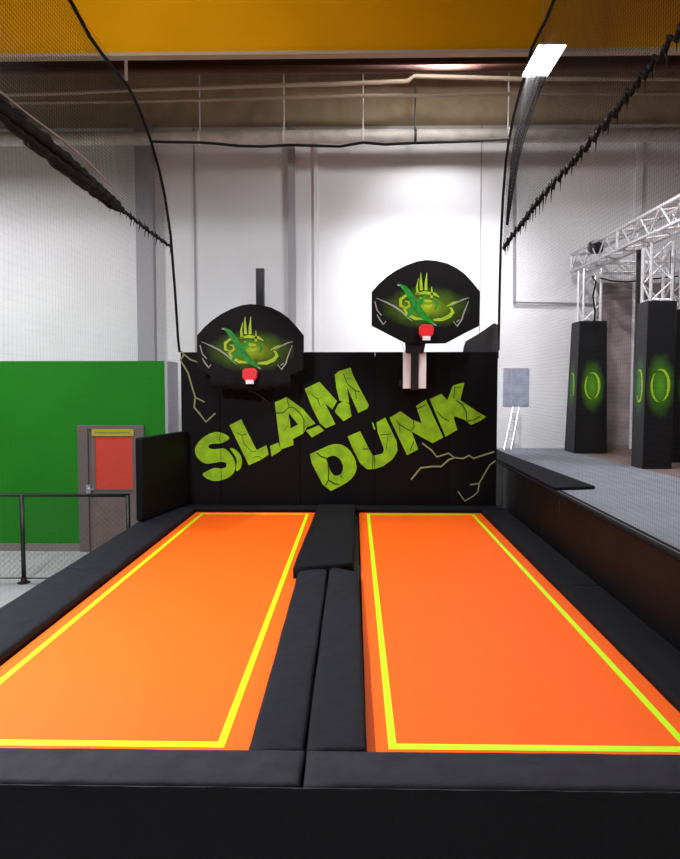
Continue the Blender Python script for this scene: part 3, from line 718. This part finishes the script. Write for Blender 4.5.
tag(b.build('strung_cable', M['rope']), 'black cable strung between the tower lattices', 'cable')

# ------------------------------------------------------------------ railing with wire mesh on the left
yf = atz(24, 583, 0).y
fz = aty(24, 495, yf).z
t = thing('wire_fence', 'low black pipe fence with wire mesh before the green wall', 'fence', (-4, yf, 0))
xa = atz(24, 583, 0).x; xb = aty(128, 500, yf).x
one(lambda b: b.tube([(XL + .02, yf, fz), (xb + .02, yf, fz)], .022, 10), 'top_rail', M['black_metal'], parent=t, smooth=True)
one(lambda b: b.tube([(XL + .02, yf, .06), (xb, yf, .06)], .008, 6), 'bottom_wire', M['black_metal'], parent=t)
for x_ in (xb, xa, xa - 1.9, xa - 3.8):
    b = MB(); b.tube([(x_, yf, .012), (x_, yf, fz)], .027, 10)
    p = b.build('post', M['black_metal'], parent=t, smooth=True)
    b = MB(); b.tube([(x_, yf, 0.0), (x_, yf, .012)], .075, 16); b.tube([(x_, yf, .012), (x_, yf, .07)], .036, 12); b.build('base_plate', M['black_metal'], parent=p)
b = MB(); cw = .055; x0 = xa - 1.9; hgt = fz - .08
k = x0 - hgt
def cl(xs, zs, xe, ze):
    lo, hi = x0, xb
    if xe <= lo or xs >= hi: return
    if xs < lo: zs += (ze - zs) * (lo - xs) / (xe - xs); xs = lo
    if xe > hi: ze = zs + (ze - zs) * (hi - xs) / (xe - xs); xe = hi
    b.tube([(xs, yf, zs), (xe, yf, ze)], .0013, 3)
while k < xb:
    cl(k, .06, k + hgt, .06 + hgt); cl(k, .06 + hgt, k + hgt, .06); k += cw * 1.3
b.build('wire_mesh', M['chain'], parent=t, clean=False)

# ------------------------------------------------------------------ safety nets
def interp(tab, x):
    """piecewise linear, tab sorted by first value"""
    if x <= tab[0][0]: return tab[0][1]
    for (a, va), (c, vc) in zip(tab, tab[1:]):
        if x <= c: return va + (vc - va) * (x - a) / (c - a) if c > a else vc
    return tab[-1][1]
def net(X, edge_px, cable_px, zbot, yfront_, label, up_cell, up_r, lo_cell, lo_r, cablename):
    E_ = [atx(px, py, X) for px, py in edge_px]           # from the foot upwards
    top = [E_[-1]]
    t = thing('safety_net', label, 'net', (X, 8, zbot))
    E_.append(Vector((X, yfront_, E_[-1].z)))
    zmax = E_[-1].z
    ymono = []; 
    z_of_y = sorted([(p.y, p.z) for p in E_ if p.y <= E_[-2].y + 9], key=lambda q: q[0])
    y_of_z = sorted([(p.z, p.y) for p in E_[:-1]], key=lambda q: q[0])
    cab = sorted([(atx(px, py, X).y, atx(px, py, X).z) for px, py in cable_px]); 
    cz = lambda y: interp(cab, y)
    ylast = max(p.y for p in E_)
    def wob(y, z): return .018 * math.sin(y * 2.3 + z) + .012 * math.sin(z * 3.1 + y * .7)
    # upper part
    b = MB(); y = yfront_
    while y < ylast - .01:
        zt_ = interp(z_of_y, y); z0 = cz(y)
        if zt_ > z0 + .03: b.tube([(X + wob(y, z0 + (zt_-z0)*i/6) * (1 if 0 < i < 6 else 0), y, z0 + (zt_-z0)*i/6) for i in range(7)], up_r, 3)
        y += up_cell
    zmin = min(v for _, v in cab); z = zmin + .02
    while z < zmax:
        ye = interp(y_of_z, z)
        # only above the cable
        ys0 = yfront_; n = 24; seg = []
        for i in range(n + 1):
            yy = ys0 + (ye - ys0) * i / n
            if z > cz(yy): seg.append((X + wob(yy, z), yy, z))
            else:
                if len(seg) > 1: b.tube(seg, up_r, 3)
                seg = []
        if len(seg) > 1: b.tube(seg, up_r, 3)
        z += up_cell
    b.build('upper_mesh', M['net'], parent=t, clean=False)
    # lower part
    b = MB(); y = yfront_
    zb0 = zbot
    while y < ylast - .01:
        zbot = zb0 if (X > 0 or y < 8.0) else 1.88
        z1 = min(cz(y), interp(z_of_y, y) if y > E_[-2].y else 99)
        b.tube([(X + wob(y, zbot + (z1-zbot)*i/4) * (1 if 0 < i < 4 else 0), y, zbot + (z1-zbot)*i/4) for i in range(5)], lo_r, 3); y += lo_cell
    zbot = zb0; z = zbot
    while z < zmin + .3:
        ye = interp(y_of_z, z)
        if X < 0 and z < 1.88: ye = min(ye, 8.0)
        ye = ye; seg = []
        for i in range(13):
            yy = yfront_ + (ye - yfront_) * i / 12
            if z < cz(yy): seg.append((X + wob(yy, z) * .6, yy, z))
        if len(seg) > 1: b.tube(seg, lo_r, 3)
        z += lo_cell
    b.build('lower_mesh', M['net'], parent=t, clean=False)
    # border rope
    b = MB(); P = []
    for a, c in zip(E_, E_[1:]):
        for i in range(4): P.append(a.lerp(c, i / 4))
    P.append(E_[-1]); b.tube(P, .017, 8); b.build('border_rope', M['rope'], parent=t, smooth=True)
    return t, cab, cz
LE = [(179.5,352),(178,338),(175,291),(170.6,235),(165,197),(159,169),(150,138),(138,106),(127,85),(113,68),(102,54),(90,37),(70,0)]
LC = [(171,247),(150,232),(130,216),(110,201),(80,176),(50,151),(0,110),(-60,58)]
nt_, cab, cz = net(-2.3, LE, LC, ZP + .02, 3.9, 'black safety net hanging along the left side', .032, .0014, .06, .0003, 'c')
# gathered roll of net on the left cable, thinning toward the wall
def cable(parent, X, cab, thick, zig, drops, pale=False):
    b = MB(); P = []; rad = []
    y0, y1 = cab[0][0], cab[-1][0]; n = int((y1 - y0) / .055)
    for i in range(n + 1):
        y = y0 + (y1 - y0) * i / n; z = interp(cab, y); rr = thick(y)
        o = zig(y) * (1 if i % 2 else -1) if (i // 1) else 0
        P.append((X + .01 * math.sin(i * 1.7), y, z + o)); rad.append(rr * (1 + .05 * math.sin(i * .9) + random.uniform(-.06, .06)))
    if rad[0] > .05:
        b2 = MB()
        for q_ in range(9):
            a_ = q_ * 2.4; Q = []; rr_ = []
            for i, p in enumerate(P):
                k_ = rad[i] * (.62 if q_ else 0); w_ = a_ + i * .02 + .25 * math.sin(i * .13 + q_)
                Q.append((p[0] + k_ * math.cos(w_), p[1], interp(cab, p[1]) + k_ * math.sin(w_))); rr_.append(max(.006, rad[i] * (.36 + .04 * math.sin(i * .21 + q_ * 2))))
            b2.tube(Q, rr_, 7)
        b2.build('gathered_net', M['rope'], parent=parent, smooth=True)
        rad = [min(r_, .02) for r_ in rad]
    b.tube(P, rad, 8); b.build('support_cable', M['rope'], parent=parent, smooth=True)
    y = y0 + .1
    while y < y1:
        z = interp(cab, y); l_ = drops(y) * random.uniform(.4, 1)
        if l_ > .01:
            b = MB(); b.tube([(X, y, z + l_ * .5), (X + .01, y + .02, z), (X, y, z - l_)], [.002, .009, .002], 5)
            b.build('lacing_tie', M['rope'], parent=parent)
        y += random.uniform(.10, .2)
cable(nt_, -2.3, cab, lambda y: .078 if y < 6.3 else (.078 - (y - 6.3) * .03 if y < 7.0 else max(.014, .057 - (y - 7.0) * .2)), lambda y: .010, lambda y: .0 if y < 6.5 else .11)
q = [atx(px, py, -2.25) for px, py in ((112, 186), (84, 158), (60, 138), (30, 116), (-20, 76))]
b = MB(); b.tube(q, .008, 6); b.build('pale_cord', M['palerope'], parent=nt_)
RE = [(498.5,350),(499,322),(500,275),(500.8,243),(503,197),(506,160),(509,140),(514,115),(520,92),(525,75),(532,48),(540,31),(547,18),(554,0)]
RC = [(503,249),(512,236),(523,222),(535,205),(560,176),(590,142),(612,116),(640,80),(660,55),(680,30),(760,-70)]
nr_, cab, cz = net(1.88, RE, RC, ZT + .02, 3.9, 'black safety net hanging along the right platform edge', .032, .0013, .034, .00045, 'c')
cable(nr_, 1.88, cab, lambda y: .017, lambda y: .026, lambda y: .16)
# gathered hem beside the right border rope
b = MB()
for k in range(16):
    P = []
    for px, py in ((534,58),(530,75),(525,92),(519,115),(513,140),(510,160),(507,197),(505,225)):
        f_ = max(0, 1 - (py - 58) / 190)
        P.append(atx(px + 1 + k * 1.15 * f_ + random.uniform(-.3, .3), py, 1.89 + .012 * (k % 5)))
    b.tube(P, .0035, 4)
b.build('gathered_hem', M['net'], parent=nr_, smooth=True)
# tie rope between both nets
q = [aty(px, py, 8.25) for px, py in ((150,141.5),(165,142),(200,142.5),(215,143.5),(240,146),(262,146.5),(290,145),(340,146.5),(363,142.5),(385,144.5),(415,143),(450,142),(480,140.5),(509,138.5))]
b = MB(); b.tube(q, .016, 8); tag(b.build('tie_rope', M['rope'], smooth=True), 'black rope strung across between the tops of both nets', 'rope')

# ------------------------------------------------------------------ light, world, view
w = bpy.data.worlds.new('world'); S.world = w; w.use_nodes = True
w.node_tree.nodes['Background'].inputs[0].default_value = (.8, .85, 1, 1); w.node_tree.nodes['Background'].inputs[1].default_value = .05
S.view_settings.view_transform = 'Standard'; S.view_settings.look = 'None'; S.view_settings.exposure = 0.0; S.view_settings.gamma = 1
S.view_settings.use_curve_mapping = False
